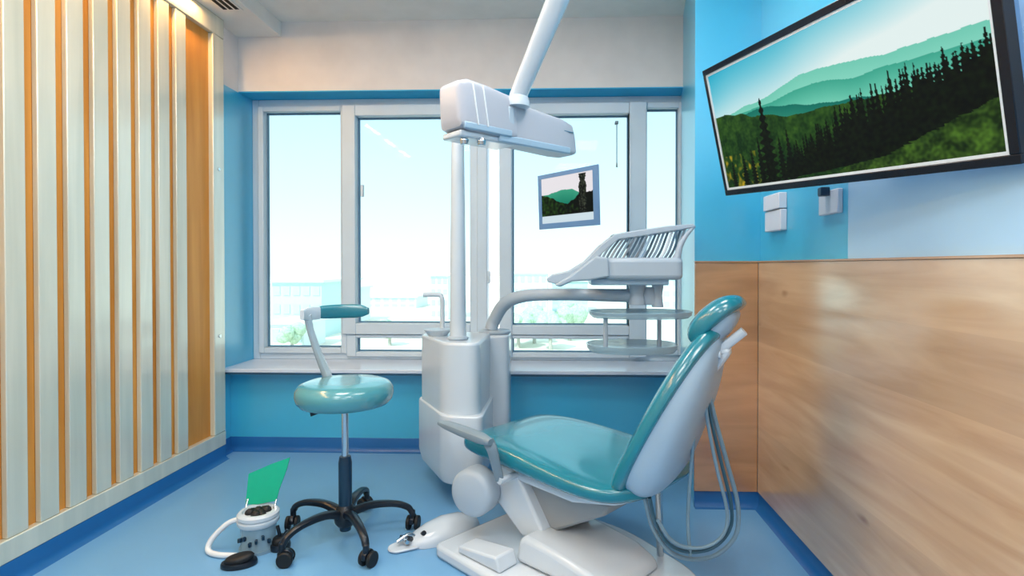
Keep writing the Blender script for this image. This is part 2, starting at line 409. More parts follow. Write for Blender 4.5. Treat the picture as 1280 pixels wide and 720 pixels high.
def tree(px, Y, h, label):
    a = at(px, 380, Y); t = thing('tree', (a.x, Y, GZ), label, 'tree', 'trees beyond the window')
    bm = bmesh.new(); sweep(bm, [Vector((a.x, Y, GZ)), Vector((a.x, Y, GZ+h*.5))], [.35, .2], 8); finish(bm, 'trunk', M['bark'], t)
    bm = bmesh.new()
    for k in range(7):
        r = bmesh.ops.create_icosphere(bm, subdivisions=3, radius=h*random.uniform(.18, .28))
        c = Vector((a.x + random.uniform(-.25, .25)*h, Y+random.uniform(-.25, .25)*h, GZ+h*random.uniform(.5, .85)))
        for vv in r['verts']:
            vv.co += vv.normal*0 ; vv.co *= 1 + .25*mnoise.noise(vv.co*1.3 + c)
            vv.co += c
    finish(bm, 'crown', M['leaf'], t)
for px, Y, h, l in ((648, 98, 6.5, 'leftmost of the trees outside below the delivery unit arm'), (668, 104, 7, 'second tree outside below the delivery unit arm'),
                    (688, 96, 6.2, 'third tree outside below the delivery unit arm'), (712, 108, 7.5, 'tree outside behind the glass trays'),
                    (365, 92, 4.6, 'small tree outside in front of the green glass block'), (487, 100, 4.5, 'small tree outside the second window pane')):
    tree(px, Y, h, l)

# ------------------------------------------------------------------ pictures on the screens
def clamp(x, a=0., b=1.): return max(a, min(b, x))
def mixc(a, b, t): t = clamp(t); return tuple(a[i]*(1-t)+b[i]*t for i in range(3))
def interp(x, pts):
    for i in range(len(pts)-1):
        if x <= pts[i+1][0]:
            t = (x-pts[i][0])/(pts[i+1][0]-pts[i][0]); return pts[i][1]*(1-t)+pts[i+1][1]*t
    return pts[-1][1]
def nz(x, y, s=1.0, seed=0.): return mnoise.noise(Vector((x*s+seed, y*s, seed*1.7)))
rt = random.Random(5)
TREES = []
for i in range(64):
    u = .34 + .66*(i+rt.random()*.8)/64
    base = interp(u, [(.3, .99), (.5, .97), (.7, .93), (.85, .82), (1, .72)])
    top = interp(u, [(.34, .80), (.5, .64), (.6, .56), (.76, .45), (.9, .44), (1, .40)]) + rt.uniform(-.035, .05)
    TREES.append((u, top, base, .013+.012*rt.random()))
for u, top, w in ((.26, .33, .042), (.215, .62, .02), (.32, .66, .022), (.36, .62, .02), (.12, .74, .02), (.17, .7, .018), (.05, .78, .016)):
    TREES.append((u, top, 1.02, w))
def picture(u, v):
    """u left-right, v from the top: misty green ranges behind dark conifers, 0-255 sRGB"""
    sky = mixc((40, 170, 200), (226, 240, 238), (v*1.9 + u*.75) + .08*nz(u, v, 4))
    c = sky
    m1 = interp(u, [(0, .42), (.1, .37), (.3, .34), (.46, .27), (.6, .30), (.76, .34), (1, .36)]) + .012*nz(u, 0, 14, 3)
    if v > m1: c = mixc((112, 200, 178), (150, 222, 200), (v-m1)*5)
    m2 = interp(u, [(0, .44), (.12, .40), (.34, .39), (.5, .36), (.66, .42), (.8, .41), (1, .44)]) + .015*nz(u, 0, 11, 8)
    if v > m2: c = mixc((60, 164, 140), (120, 208, 182), (v-m2)*6)
    m3 = interp(u, [(0, .5), (.1, .42), (.24, .40), (.36, .44), (.5, .5), (.7, .56), (1, .6)]) + .015*nz(u, 0, 13, 1)
    if v > m3: c = mixc((16, 110, 96), (60, 150, 120), (v-m3)*6)
    m4 = interp(u, [(0, .36), (.06, .36), (.14, .40), (.25, .47), (.4, .53), (.6, .55), (1, .6)]) + .015*nz(u, 0, 20, 5)
    if v > m4:
        g = .5+.5*nz(u*2.2, v, 16, 2) + .35*nz(u*2.2, v, 45, 4)
        c = mixc((14, 44, 16), (58, 98, 30), g - (v-m4)*.6)
        if v > .72 and u < .2: c = mixc(c, (176, 150, 30), clamp(1.6*nz(u*2, v*.7, 30, 9)-.1))
    if u > .55 and v > interp(u, [(.55, .98), (.7, .88), (.85, .76), (1, .66)]):
        g = .5+.5*nz(u*2.2, v, 14, 12)+.4*nz(u*2.2, v, 48, 14); c = mixc((10, 26, 8), (74, 112, 34), g)
    dark = False
    for (tu, top, base, w) in TREES:
        du = abs(u-tu)
        if du < w and top < v < base:
            f = (v-top)/(base-top); ww = w*(.10+.95*min(1, f*1.5))*(.72+.28*math.sin(f*70+tu*90))
            if du < ww: dark = True; break
    if dark: c = mixc((1, 5, 4), (16, 32, 10), .4+.6*nz(u*2, v, 40, 6))
    return c
def picture_small(u, v):
    c = (232, 228, 232)
    h = interp(u, [(0, .38), (.15, .36), (.4, .30), (.6, .32), (.72, .40), (1, .5)]) + .01*nz(u, 0, 12, 3)
    if v > h: c = mixc((60, 160, 128), (20, 120, 96), (v-h)*3)
    h = interp(u, [(0, .36), (.15, .42), (.35, .56), (.5, .62), (.72, .46), (1, .40)]) + .03*nz(u, 0, 15, 7)
    if v > h: c = mixc((6, 14, 8), (50, 92, 24), .45+.7*nz(u*1.6, v, 14, 3) - u*.7)
    w = .085*(.75+.35*nz(0, v, 20, 2)); 
    if abs(u-.80) < w and v > .02: c = mixc((8, 12, 10), (70, 78, 60), .3+nz(u*2, v, 25, 9))
    if v > .84: c = (206, 224, 232)
    return c
def screen_grid(name, O, U, V, nu, nv, fn, parent, off):
    """O top-left corner, U across, V down (full-length vectors)"""
    N = V.cross(U).normalized()
    verts = []; cols = []
    for j in range(nv+1):
        for i in range(nu+1):
            u, v = i/nu, j/nv; verts.append(O + U*u + V*v + off); cols.append(lin(fn(u, v)))
    faces = [(j*(nu+1)+i, j*(nu+1)+i+1, (j+1)*(nu+1)+i+1, (j+1)*(nu+1)+i) for j in range(nv) for i in range(nu)]
    me = bpy.data.meshes.new(name); me.from_pydata([tuple(p) for p in verts], [], faces)
    ca = me.color_attributes.new('Col', 'FLOAT_COLOR', 'POINT')
    flat = [x for c in cols for x in c]; ca.data.foreach_set('color', flat)
    me.materials.append(M['screen']); o = bpy.data.objects.new(name, me); COL.objects.link(o)
    o.parent = parent; o.matrix_parent_inverse = Matrix.Translation(-Vector(parent.location)); return o
def slab(bm, O, U, V, N, a0, a1, b0, b1, t0, t1):
    """box on a tilted rectangle, a/b in metres along the unit axes from O"""
    u = U.normalized(); v = V.normalized(); vs = []
    for t in (t0, t1):
        for a, b in ((a0, b0), (a1, b0), (a1, b1), (a0, b1)): vs.append(bm.verts.new(O + u*a + v*b + N*t))
    for f in ((0, 1, 2, 3), (7, 6, 5, 4), (0, 4, 5, 1), (1, 5, 6, 2), (2, 6, 7, 3), (3, 7, 4, 0)): bm.faces.new([vs[k] for k in f])
def cam2w(r, f, u): return RM @ Vector((r, u, -f))
def c_at(px, py, zc): return Vector((0, 0, H)) + cam2w((px-640+SX)/F*zc, zc, (360+SY-py)/F*zc)

# wall television ---------------------------------------------------------
BL = c_at(907, 245, 2.08); U = cam2w(.239, -1, -.072).normalized(); Vd = cam2w(1.56, 1, -6.72).normalized()
Vd = (Vd - U*Vd.dot(U)).normalized(); Nn = U.cross(Vd).normalized()
if Nn.dot(Vector((0, 0, H)) - BL) < 0: Nn = -Nn
TW, TH = 1.018, .452
O = BL - Vd*TH
ctr = O + U*TW/2 + Vd*TH/2
tv = thing('wall_television', ctr - Nn*.04, 'large black framed television showing misty green mountains, tilted out from the right wall', 'television')
bz = .020
bm = bmesh.new()
slab(bm, O, U, Vd, Nn, 0, TW, 0, bz, -.03, 0); slab(bm, O, U, Vd, Nn, 0, TW, TH-bz, TH, -.03, 0)
slab(bm, O, U, Vd, Nn, 0, .012, bz, TH-bz, -.03, 0); slab(bm, O, U, Vd, Nn, TW-.022, TW, bz, TH-bz, -.03, 0)
finish(bm, 'bezel', M['bezel'], tv, bevel=.002)
bm = bmesh.new(); slab(bm, O, U, Vd, Nn, .002, TW-.002, .002, TH-.002, -.045, -.0301); slab(bm, O, U, Vd, Nn, .25, TW-.2, .08, TH-.07, -.06, -.0451)
finish(bm, 'back_cover', M['bezelside'], tv, bevel=.004)
bm = bmesh.new(); a0, a1, b0, b1 = .012, TW-.022, bz, TH-bz; t = .007
slab(bm, O, U, Vd, Nn, a0, a1, b0, b0+t, -.02, -.004); slab(bm, O, U, Vd, Nn, a0, a1, b1-t, b1, -.02, -.004)
slab(bm, O, U, Vd, Nn, a0, a0+t, b0+t, b1-t, -.02, -.004); slab(bm, O, U, Vd, Nn, a1-t, a1, b0+t, b1-t, -.02, -.004)
finish(bm, 'screen_border', M['rim'], tv, smooth=False)
screen_grid('screen', O + U*(a0+t) + Vd*(b0+t), U*(a1-a0-2*t), Vd*(b1-b0-2*t), 440, 210, picture, tv, -Nn*.008)
# mount back to the wall
mc = O + U*TW*.55 + Vd*TH*.5 - Nn*.058
tube('mount_arm', M['plastic2'], [mc, Vector((XR-.03, mc.y+.10, mc.z))], .02, tv, smoothpath=False)
box('wall_plate', M['plastic2'], XR-.03, XR-.001, mc.y+.02, mc.y+.2, mc.z-.12, mc.z+.12, tv, bevel=.004)

# small monitor in front of the window -------------------------------------
Ym = 3.36
tl, tr, br_, bl_ = at(672, 220, Ym+.03), at(748, 205, Ym-.06), at(750, 281, Ym-.06), at(674, 287, Ym+.03)
U2 = ((tr-tl)+(br_-bl_))/2; V2 = ((bl_-tl)+(br_-tr))/2
# a true rectangle turned towards the right and tipped a little
w2, h2 = .37, .335
c2 = (tl+tr+br_+bl_)/4
mon = thing('small_monitor', c2 + Vector((0, .03, 0)), 'small blue-grey framed monitor with a mountain picture in front of the window', 'monitor')
# build as a frame through its four corners, all in one plane
nrm = U2.cross(V2).normalized()
if nrm.dot(Vector((0, 0, H)) - c2) < 0: nrm = -nrm
def quadpt(a, b): return tl*(1-a)*(1-b) + tr*a*(1-b) + br_*a*b + bl_*(1-a)*b
def qring(bm, a0, a1, b0, b1, c0, c1, d0, d1, t0, t1):
    """frame between outer a0..a1/b0..b1 and inner c0..c1/d0..d1"""
    def lay(t):
        o = [bm.verts.new(quadpt(*p)+nrm*t) for p in ((a0, b0), (a1, b0), (a1, b1), (a0, b1))]
        i = [bm.verts.new(quadpt(*p)+nrm*t) for p in ((c0, d0), (c1, d0), (c1, d1), (c0, d1))]; return o, i
    o0, i0 = lay(t0); o1, i1 = lay(t1)
    for k in range(4):
        n = (k+1) % 4
        bm.faces.new((o1[k], o1[n], i1[n], i1[k])); bm.faces.new((o0[n], o0[k], i0[k], i0[n]))
        bm.faces.new((o0[k], o0[n], o1[n], o1[k])); bm.faces.new((i0[n], i0[k], i1[k], i1[n]))
bm = bmesh.new(); qring(bm, 0, 1, 0, 1, .055, .90, .075, .90, -.02, 0); finish(bm, 'bezel', M['bezelside'], mon, bevel=.002)
bm = bmesh.new(); vs = [quadpt(*p) for p in ((.02, .02), (.98, .02), (.98, .98), (.02, .98))]
prism(bm, vs, (-.04, -.0205), lambda p, t: p + nrm*t); finish(bm, 'back_cover', M['bezelside'], mon, bevel=.004)
q00, q10, q11, q01 = quadpt(.055, .075), quadpt(.90, .075), quadpt(.90, .90), quadpt(.055, .90)
nu, nv = 120, 110; verts = []; cols = []
for j in range(nv+1):
    for i in range(nu+1):
        a, b = i/nu, j/nv; verts.append(tuple(q00*(1-a)*(1-b)+q10*a*(1-b)+q11*a*b+q01*(1-a)*b - nrm*.006)); cols += lin(picture_small(a, b))
me = bpy.data.meshes.new('screen'); me.from_pydata(verts, [], [(j*(nu+1)+i, j*(nu+1)+i+1, (j+1)*(nu+1)+i+1, (j+1)*(nu+1)+i) for j in range(nv) for i in range(nu)])
ca = me.color_attributes.new('Col', 'FLOAT_COLOR', 'POINT'); ca.data.foreach_set('color', cols); me.materials.append(M['screen'])
o = bpy.data.objects.new('screen', me); COL.objects.link(o); o.parent = mon; o.matrix_parent_inverse = Matrix.Translation(-Vector(mon.location))
tube('mount_arm', M['plastic2'], [c2 - nrm*.04, Vector((c2.x+.01, YW-.02, c2.z))], .012, mon, smoothpath=False)
bm = bmesh.new(); rod(bm, (c2.x+.01, YW-.025, c2.z), (c2.x+.01, YW+.006, c2.z), .035, 20); finish(bm, 'suction_plate', M['plastic2'], mon, bevel=.003)

# sockets below the television ---------------------------------------------
def ywall(px): # y where a pixel column meets the right wall
    a = at(px, 300, 1.0); return (XR-.0)/a.x
ya, yb = ywall(964), ywall(984)
zt_, zb_ = at(974, 243, ywall(974)).z, at(974, 289, ywall(974)).z
s1 = thing('wall_socket', (XR, (ya+yb)/2, zb_), 'taller white two-part socket box under the left end of the television', 'socket')
box('upper_cover', M['socket'], XR-.035, XR, yb, ya, (zt_+zb_)/2+.012, zt_, s1, bevel=.004)
box('lower_cover', M['socket'], XR-.028, XR, yb, ya, zb_, (zt_+zb_)/2+.009, s1, bevel=.004)
ya, yb = ywall(1030), ywall(1054)
zt_, zb_ = at(1042, 238, ywall(1042)).z, at(1042, 268, ywall(1042)).z
s2 = thing('wall_socket', (XR, (ya+yb)/2, zb_), 'shorter white socket box with a dark plug under the middle of the television', 'socket')
box('cover', M['socket'], XR-.02, XR, yb, ya, zb_, zt_, s2, bevel=.004)
box('plug', M['darkblue'], XR-.05, XR-.02, yb+.045, yb+.075, zt_-.02, zt_+.01, s2, bevel=.004)

# ------------------------------------------------------------------ dental chair
OX, OY = -.104, 2.36; TH_ = math.radians(40); A = Vector((math.cos(TH_), -math.sin(TH_), 0)); Nq = Vector((math.sin(TH_), math.cos(TH_), 0))
def L(s, q, z): return Vector((OX, OY, 0)) + A*s + Nq*q + Vector((0, 0, z))
ch = thing('dental_chair', L(.25, -.1, 0), 'teal padded dental treatment chair with white shell and raised headrest', 'dental chair')
def superring(cfn, a, b1, b2, n=36, p=3.2):
    """ring in local axes: across +-a, b1 on + side, b2 on - side"""
    out = []
    for k in range(n):
        t = 2*PI*k/n; c, s = math.cos(t), math.sin(t)
        x = math.copysign(abs(c)**(2/p), c)*a; y = math.copysign(abs(s)**(2/p), s)*(b1 if s > 0 else b2)
        out.append(cfn(x, y))
    return out
# seat cushion: rings along s
def seat_ring(s, w, zt, zb, p=3.4, n=44):
    zc = (zt+zb)/2; h = (zt-zb)/2
    out = []
    for k in range(n):
        t = 2*PI*k/n; c, sn = math.cos(t), math.sin(t)
        q = math.copysign(abs(c)**(2/p), c)*w; z = math.copysign(abs(sn)**(2/p), sn)*h
        if sn > 0: z -= .012*(1-(q/w)**2) * min(1, w/.25)       # dished top
        out.append(L(s, q, zc+z))
    return out
segs = [(-.17, .17, .40, .372), (-.16, .215, .42, .358), (-.13, .243, .437, .348), (-.05, .258, .448, .341), (.04, .265, .451, .338), (.12, .272, .447, .338), (.24, .28, .438, .334),
        (.36, .287, .424, .330), (.48, .287, .412, .328), (.56, .275, .408, .330), (.61, .24, .412, .336), (.645, .19, .41, .345), (.66, .15, .395, .36)]
bm = bmesh.new(); loft(bm, [seat_ring(*s) for s in segs]); finish(bm, 'seat', M['teal'], ch, subsurf=1, angle=80)
bm = bmesh.new(); loft(bm, [seat_ring(s, w, zt, zb, 5) for s, w, zt, zb in ((.05, .18, .342, .30), (.09, .21, .342, .295), (.40, .22, .336, .285), (.54, .17, .336, .30), (.58, .12, .336, .31))])
finish(bm, 'seat_frame', M['plastic'], ch)
# backrest
B0 = (.616, .461); B1 = (.828, .858); bl = math.hypot(B1[0]-B0[0], B1[1]-B0[1]); bd = ((B1[0]-B0[0])/bl, (B1[1]-B0[1])/bl); bn = (bd[1], -bd[0])
AB = Vector((math.cos(math.radians(28)), -math.sin(math.radians(28)), 0)); NB = Vector((-AB.y, AB.x, 0))
def LB(s, q, z): return L(.616, 0, 0) + Vector((-.04, 0, 0)) + AB*(s-.616) + NB*q + Vector((0, 0, z))
def BP(u, q, d):  # u metres along the back, q across, d behind the front plane
    return LB(B0[0] + bd[0]*u + bn[0]*d, q*.88, B0[1] + bd[1]*u + bn[1]*d)
def back_ring(u, w, front, rear, p=3.0, n=44, bow=.0):
    return superring(lambda x, y: BP(u - bow*(x/max(w, .01))**2, x, (y)), w, rear, front, n, p)
bm = bmesh.new()
shell = [(-.10, .10, .0, .03), (-.095, .16, .0, .065), (-.07, .215, .0, .10), (-.02, .245, .0, .122), (.06, .255, .0, .122), (.16, .252, .0, .108), (.27, .232, .0, .092), (.36, .185, .0, .07), (.43, .135, .0, .05), (.475, .09, .0, .034), (.485, .065, .0, .02)]
loft(bm, [back_ring(u, w, .012, r, 3.4) for u, w, f, r in shell]); finish(bm, 'backrest_shell', M['shell'], ch, subsurf=1, angle=80)
bm = bmesh.new()
cush = [(-.125, .14, .005, .03), (-.12, .19, .03, .036), (-.09, .235, .045, .034), (-.03, .262, .052, .022), (.08, .272, .052, .016), (.2, .265, .055, .014), (.31, .235, .055, .014), (.40, .185, .05, .014), (.465, .135, .042, .022), (.495, .10, .03, .026), (.505, .07, .012, .024)]
loft(bm, [back_ring(u, w, f, r, 3.0) for u, w, f, r in cush]); finish(bm, 'backrest', M['teal'], ch, subsurf=1, angle=80)
# headrest
H0 = (.785, .862); H1 = (.905, .982); hl = math.hypot(H1[0]-H0[0], H1[1]-H0[1]); hd = ((H1[0]-H0[0])/hl, (H1[1]-H0[1])/hl); hn = (hd[1], -hd[0])
def HP(u, q, d): return LB(H0[0]+hd[0]*u+hn[0]*d, q, H0[1]+hd[1]*u+hn[1]*d)
def head_ring(u, w, f, r, p=2.8): return superring(lambda x, y: HP(u, x, y), w, r, f, 32, p)
bm = bmesh.new(); loft(bm, [head_ring(*a) for a in ((-.015, .045, .01, .01), (-.01, .07, .03, .02), (.01, .092, .05, .02), (.05, .102, .060, .016), (.10, .102, .060, .016), (.15, .092, .052, .02), (.18, .07, .03, .024), (.192, .045, .012, .016))])
hr = finish(bm, 'headrest', M['teal'], ch, subsurf=1, angle=80)
bm = bmesh.new(); loft(bm, [head_ring(u, w, -.012, r) for u, w, r in ((.01, .05, .03), (.02, .07, .045), (.06, .085, .056), (.11, .08, .05), (.145, .066, .036), (.155, .045, .024))])
finish(bm, 'headrest_shell', M['shell'], hr, subsurf=1, angle=80)
tube('headrest_bar', M['plastic'], [BP(.36, -.02, .05), BP(.45, -.03, .060), HP(.04, -.03, .074), HP(.13, -.03, .078)], [.016, .016, .015, .014], ch, r2=[.012]*4, power=3, n=6)
bm = bmesh.new(); rod(bm, HP(-.02, -.085, .02), HP(-.02, .08, .02), .011, 16); sweep(bm, [HP(-.03, -.05, .03), HP(.03, -.05, .085)], .012, 10); sweep(bm, [HP(-.03, .03, .03), HP(.03, .03, .085)], .012, 10)
hh = finish(bm, 'headrest_hinge', M['plastic'], hr)
bm = bmesh.new(); rod(bm, HP(-.02, -.105, .02), HP(-.02, -.085, .02), .011, 14); finish(bm, 'hinge_knob', M['black'], hr, bevel=.003)
bm = bmesh.new(); sweep(bm, [BP(.20, .262, -.01), BP(.21, .275, -.085)], [.013, .010], 12, power=3); finish(bm, 'lever', M['plastic'], ch, bevel=.002)
# bracket under the backrest + support rod
bm = bmesh.new(); prism(bm, [(.60, .33), (.64, .33), (.70, .39), (.69, .45), (.62, .43), (.59, .38)], (-.10, .04), lambda p, t: LB(p[0], t, p[1])); finish(bm, 'recline_bracket', M['plastic2'], ch, bevel=.012, bseg=3)
pt = LB(.66, -.03, .375); pb = L(.56, .10, .05)
bm = bmesh.new(); rod(bm, pt, pb, .013, 16); finish(bm, 'support_rod', M['chrome'], ch)
# armrest
ar = tube('armrest', M['armgrey'], [L(.125, -.335, .470), L(.07, -.335, .474), L(-.02, -.335, .480), L(-.11, -.335, .486), L(-.165, -.33, .486)], [.014, .026, .027, .024, .016], ch, r2=[.012, .019, .018, .015, .009], power=2.6)
tube('armrest_post', M['armgrey'], [L(.10, -.325, .468), L(.118, -.320, .435), L(.12, -.305, .38), L(.125, -.29, .322)], [.022, .020, .018, .016], ar, r2=[.014, .013, .012, .010], power=3, up=(0, 1, 0))
bm = bmesh.new(); rod(bm, L(.13, -.30, .322), L(.13, -.19, .322), .013, 14); finish(bm, 'armrest_pivot', M['plastic'], ar)
# round joint cover
RQ = Matrix(((A.x, Nq.x, 0), (A.y, Nq.y, 0), (0, 0, 1)))   # local s,q,z -> world
Rd = Matrix.Rotation(math.radians(14), 3, 'Z') @ RQ @ Matrix.Rotation(-PI/2, 3, 'X')                   # lathe axis along q
dc = L(-.02, -.275, .242)
prof = [(0, -.05), (.07, -.05), (.084, -.042), (.09, -.03), (.09, .03), (.08, .045), (0, .045)]
bm = bmesh.new(); lathe(bm, prof, dc, 48, Rd); finish(bm, 'joint_cover', M['plastic2'], ch, angle=60)
# lift arm
bm = bmesh.new(); prism(bm, [(.03, .345), (.13, .335), (.265, .150), (.25, .105), (.16, .10), (.02, .20), (-.02, .27)], (-.215, .02), lambda p, t: L(p[0], t, p[1])); finish(bm, 'lift_arm', M['plastic'], ch, bevel=.012, bseg=3)
bm = bmesh.new(); prism(bm, [(.12, .31), (.52, .30), (.50, .26), (.29, .145), (.20, .145)], (-.17, .0), lambda p, t: L(p[0], t, p[1])); finish(bm, 'scissor_cover', M['taupe'], ch, bevel=.01)
# housing on the base
bm = bmesh.new()
prism(bm, [(.20, .05), (.215, .135), (.245, .152), (.38, .140), (.52, .118), (.59, .085), (.61, .05)], (-.29, .02), lambda p, t: L(p[0], t, p[1])); finish(bm, 'base_housing', M['plastic'], ch, bevel=.028, bseg=4)
# base plate
pl = rounded_poly([(-.125, -.40), (.28, -.42), (.80, -.36), (.86, -.10), (.72, .09), (.35, .20), (.12, .19), (-.02, .05), (-.11, .02)], [.04, .1, .14, .12, .12, .1, .08, .05, .04])
bm = bmesh.new(); prism(bm, pl, (.0, .048), lambda p, t: L(p[0], p[1], t)); finish(bm, 'base_plate', M['plastic'], ch, bevel=.014, bseg=3)
bm = bmesh.new(); prism(bm, [(.0, .049), (.0, .075), (.20, .10), (.22, .049)], (-.385, -.292), lambda p, t: L(p[0], t, p[1])); finish(bm, 'base_step', M['plastic'], ch, bevel=.008, bseg=3)
# hoses behind the backrest
def pz(px, py, Y): return at(px, py, Y)
hoses = [([pz(884, 478, 1.86), pz(893, 520, 1.9), pz(908, 575, 1.93), pz(922, 630, 1.95), pz(920, 668, 1.95), pz(898, 692, 1.94), pz(868, 699, 1.93), pz(838, 690, 1.9), pz(816, 660, 1.88), pz(806, 622, 1.86)], M['hose'], .0075),
         ([pz(882, 482, 1.84), pz(889, 525, 1.88), pz(902, 580, 1.9), pz(914, 632, 1.92), pz(912, 662, 1.92), pz(892, 684, 1.91), pz(862, 690, 1.9), pz(836, 680, 1.88), pz(820, 655, 1.86), pz(812, 622, 1.84)], M['hosedark'], .006),
         ([pz(880, 486, 1.82), pz(885, 530, 1.86), pz(896, 585, 1.88), pz(909, 640, 1.9), pz(904, 668, 1.9), pz(884, 683, 1.9), pz(858, 684, 1.88), pz(838, 674, 1.86), pz(822, 650, 1.84)], M['hose'], .006),
         ([pz(869, 530, 1.84), pz(865, 570, 1.88), pz(861, 620, 1.9), pz(860, 660, 1.9), pz(863, 694, 1.9)], M['hose'], .006)]
for P, m_, r_ in hoses: tube('hose', m_, P, r_, ch, seg=10)
bm = bmesh.new(); c_ = pz(882, 478, 1.84); sweep(bm, [c_+Vector((-.012, .0, .045)), c_+Vector((.004, 0, -.03))], [.022, .016], 12, power=3); finish(bm, 'hose_holder', M['plastic2'], ch)

# foot control ---------------------------------------------------------------
fc = thing('foot_control', at(562, 680, 2.22)*1.0, 'white foot control with chrome pedal on the floor beside the chair base', 'foot control')
fc.location.z = 0
c0 = Vector((at(557, 668, 2.27).x-.02, 2.29, 0)); ax = Vector((-.80, -.60, 0)).normalized(); ay = Vector((-ax.y, ax.x, 0))
bm = bmesh.new(); rings = []
for (s, w, h) in ((-.16, .03, .03), (-.15, .055, .05), (-.09, .08, .072), (-.02, .085, .075), (.05, .075, .062), (.10, .058, .045), (.135, .035, .028), (.145, .015, .014)):
    ring = []
    for k in range(28):
        t = 2*PI*k/28; c, s_ = math.cos(t), math.sin(t)
        zz = h*(max(s_, 0)**.8) if s_ > 0 else 0.0
        ring.append(c0 + ax*s + ay*(w*c) + Vector((0, 0, .001 + zz + (0 if s_ > 0 else s_*.0005))))
    rings.append(ring)
loft(bm, rings); finish(bm, 'housing', M['plastic'], fc, angle=70)
bm = bmesh.new(); cp = c0 + ax*.16
pp = rounded_poly([(-.06, -.05), (.05, -.035), (.07, 0), (.05, .035), (-.06, .05)], .03)
prism(bm, pp, (.003, .012), lambda p, t: cp + ax*p[0] + ay*p[1] + Vector((0, 0, t))); finish(bm, 'plate', M['plastic'], fc, bevel=.003)
bm = bmesh.new(); sweep(bm, catmull([cp+Vector((0, 0, .014))-ax*.06, cp+Vector((0, 0, .045))-ax*.02, cp+Vector((0, 0, .03))+ax*.03], 5), .009, 10)
sweep(bm, [cp-ay*.03+Vector((0, 0, .032)), cp+ay*.03+Vector((0, 0, .032))], .008, 10); finish(bm, 'pedal', M['chrome'], fc)
bm = bmesh.new(); sweep(bm, [cp-ax*.07-ay*.022+Vector((0, 0, .016)), cp-ax*.07+ay*.03+Vector((0, 0, .05))], .01, 10); sweep(bm, [cp-ax*.045+ay*.0+Vector((0, 0, .015)), cp-ax*.01+ay*.02+Vector((0, 0, .04))], .007, 10); finish(bm, 'pedal_spring', M['black'], fc)

# ------------------------------------------------------------------ treatment unit tower
tw = thing('cuspidor_unit', (-.45, 2.8, 0), 'white rounded treatment tower with a tall light pole standing behind the chair', 'dental unit')
def foot(pts, r, z0, z1, name, m, bevel=.012):
    bm = bmesh.new(); prism(bm, rounded_poly(pts, r, 8), (z0, z1), lambda p, t: Vector((p[0], p[1], t))); return finish(bm, name, m, tw, bevel=bevel, bseg=3)
foot([(-.68, 2.89), (-.498, 2.568), (-.337, 2.547), (-.326, 2.996), (-.642, 3.017)], [.03, .10, .09, .04, .04], .308, .752, 'body', M['plastic'])
bm = bmesh.new()
# skirt: lower cover whose top edge and foot both follow the plan
sk = rounded_poly([(-.70, 2.91), (-.498, 2.541), (-.319, 2.525), (-.31, 3.03), (-.663, 3.04)], [.03, .06, .05, .04, .04], 8)
sb = [(p[0]*.93-.030, p[1]*.93+.20) for p in sk]
loft(bm, [[Vector((p[0], p[1], .105)) for p in sb], [Vector((p[0], p[1], .169)) for p in sk], [Vector((p[0], p[1], .410)) for p in sk], [Vector((p[0]*.985-.006, p[1]*.985+.040, .424)) for p in sk]])
finish(bm, 'skirt', M['plastic'], tw, bevel=.006)
foot([(-.40, 2.93), (-.23, 2.93), (-.23, 3.12), (-.40, 3.12)], [.05, .05, .05, .05], .244, .742, 'rear_column', M['plastic'])
lathe_o('column_cap', M['plastic2'], [(0, 0), (.082, 0), (.088, .006), (.088, .012), (.08, .018), (0, .018)], (-.315, 3.03, .7425), tw)
bw = at(542, 425, 2.62)
lathe_o('rinse_bowl', M['plastic'], [(0, -.03), (.04, -.028), (.062, .004), (.068, .010), (.064, .012), (.055, .006), (.035, -.018), (0, -.02)], (-.583, 2.846, .768), tw)
lathe_o('bowl_rim', M['plastic2'], [(.05, 0), (.066, 0), (.069, .003), (.066, .006), (.05, .006)], (-.583, 2.846, .778), tw)
px_ = at(572, 300, 2.68).x
lathe_o('pole_collar', M['plastic2'], [(0, 0), (.046, 0), (.050, .005), (.050, .010), (.040, .016), (0, .016)], (px_, 2.69, .7525), tw)
bm = bmesh.new(); sweep(bm, [Vector((px_, 2.69, .757)), Vector((px_, 2.69, 1.05)), Vector((px_, 2.69, 1.786))], [.039, .037, .029], 24); finish(bm, 'light_pole', M['plastic'], tw)
cf = at(553, 418, 2.89)
tube('cup_filler', M['plastic'], [Vector((cf.x+x, 2.89+y, z)) for x, y, z in ((0, 0, .745), (0, 0, .86), (-.002, 0, .935), (-.022, 0, .955), (-.095, -.02, .955))], .012, tw, n=5)
foot([(-.45, 2.60), (-.36, 2.60), (-.33, 2.80), (-.45, 2.80)], .03, .05, .125, 'mounting_bracket', M['plastic2'])
tube('floor_support', M['plastic2'], [Vector((-.396, 2.72, .09)), Vector((-.31, 2.69, .06)), Vector((-.235, 2.67, .002))], [.04, .04, .05], tw, r2=[.03, .03, .04], power=3)

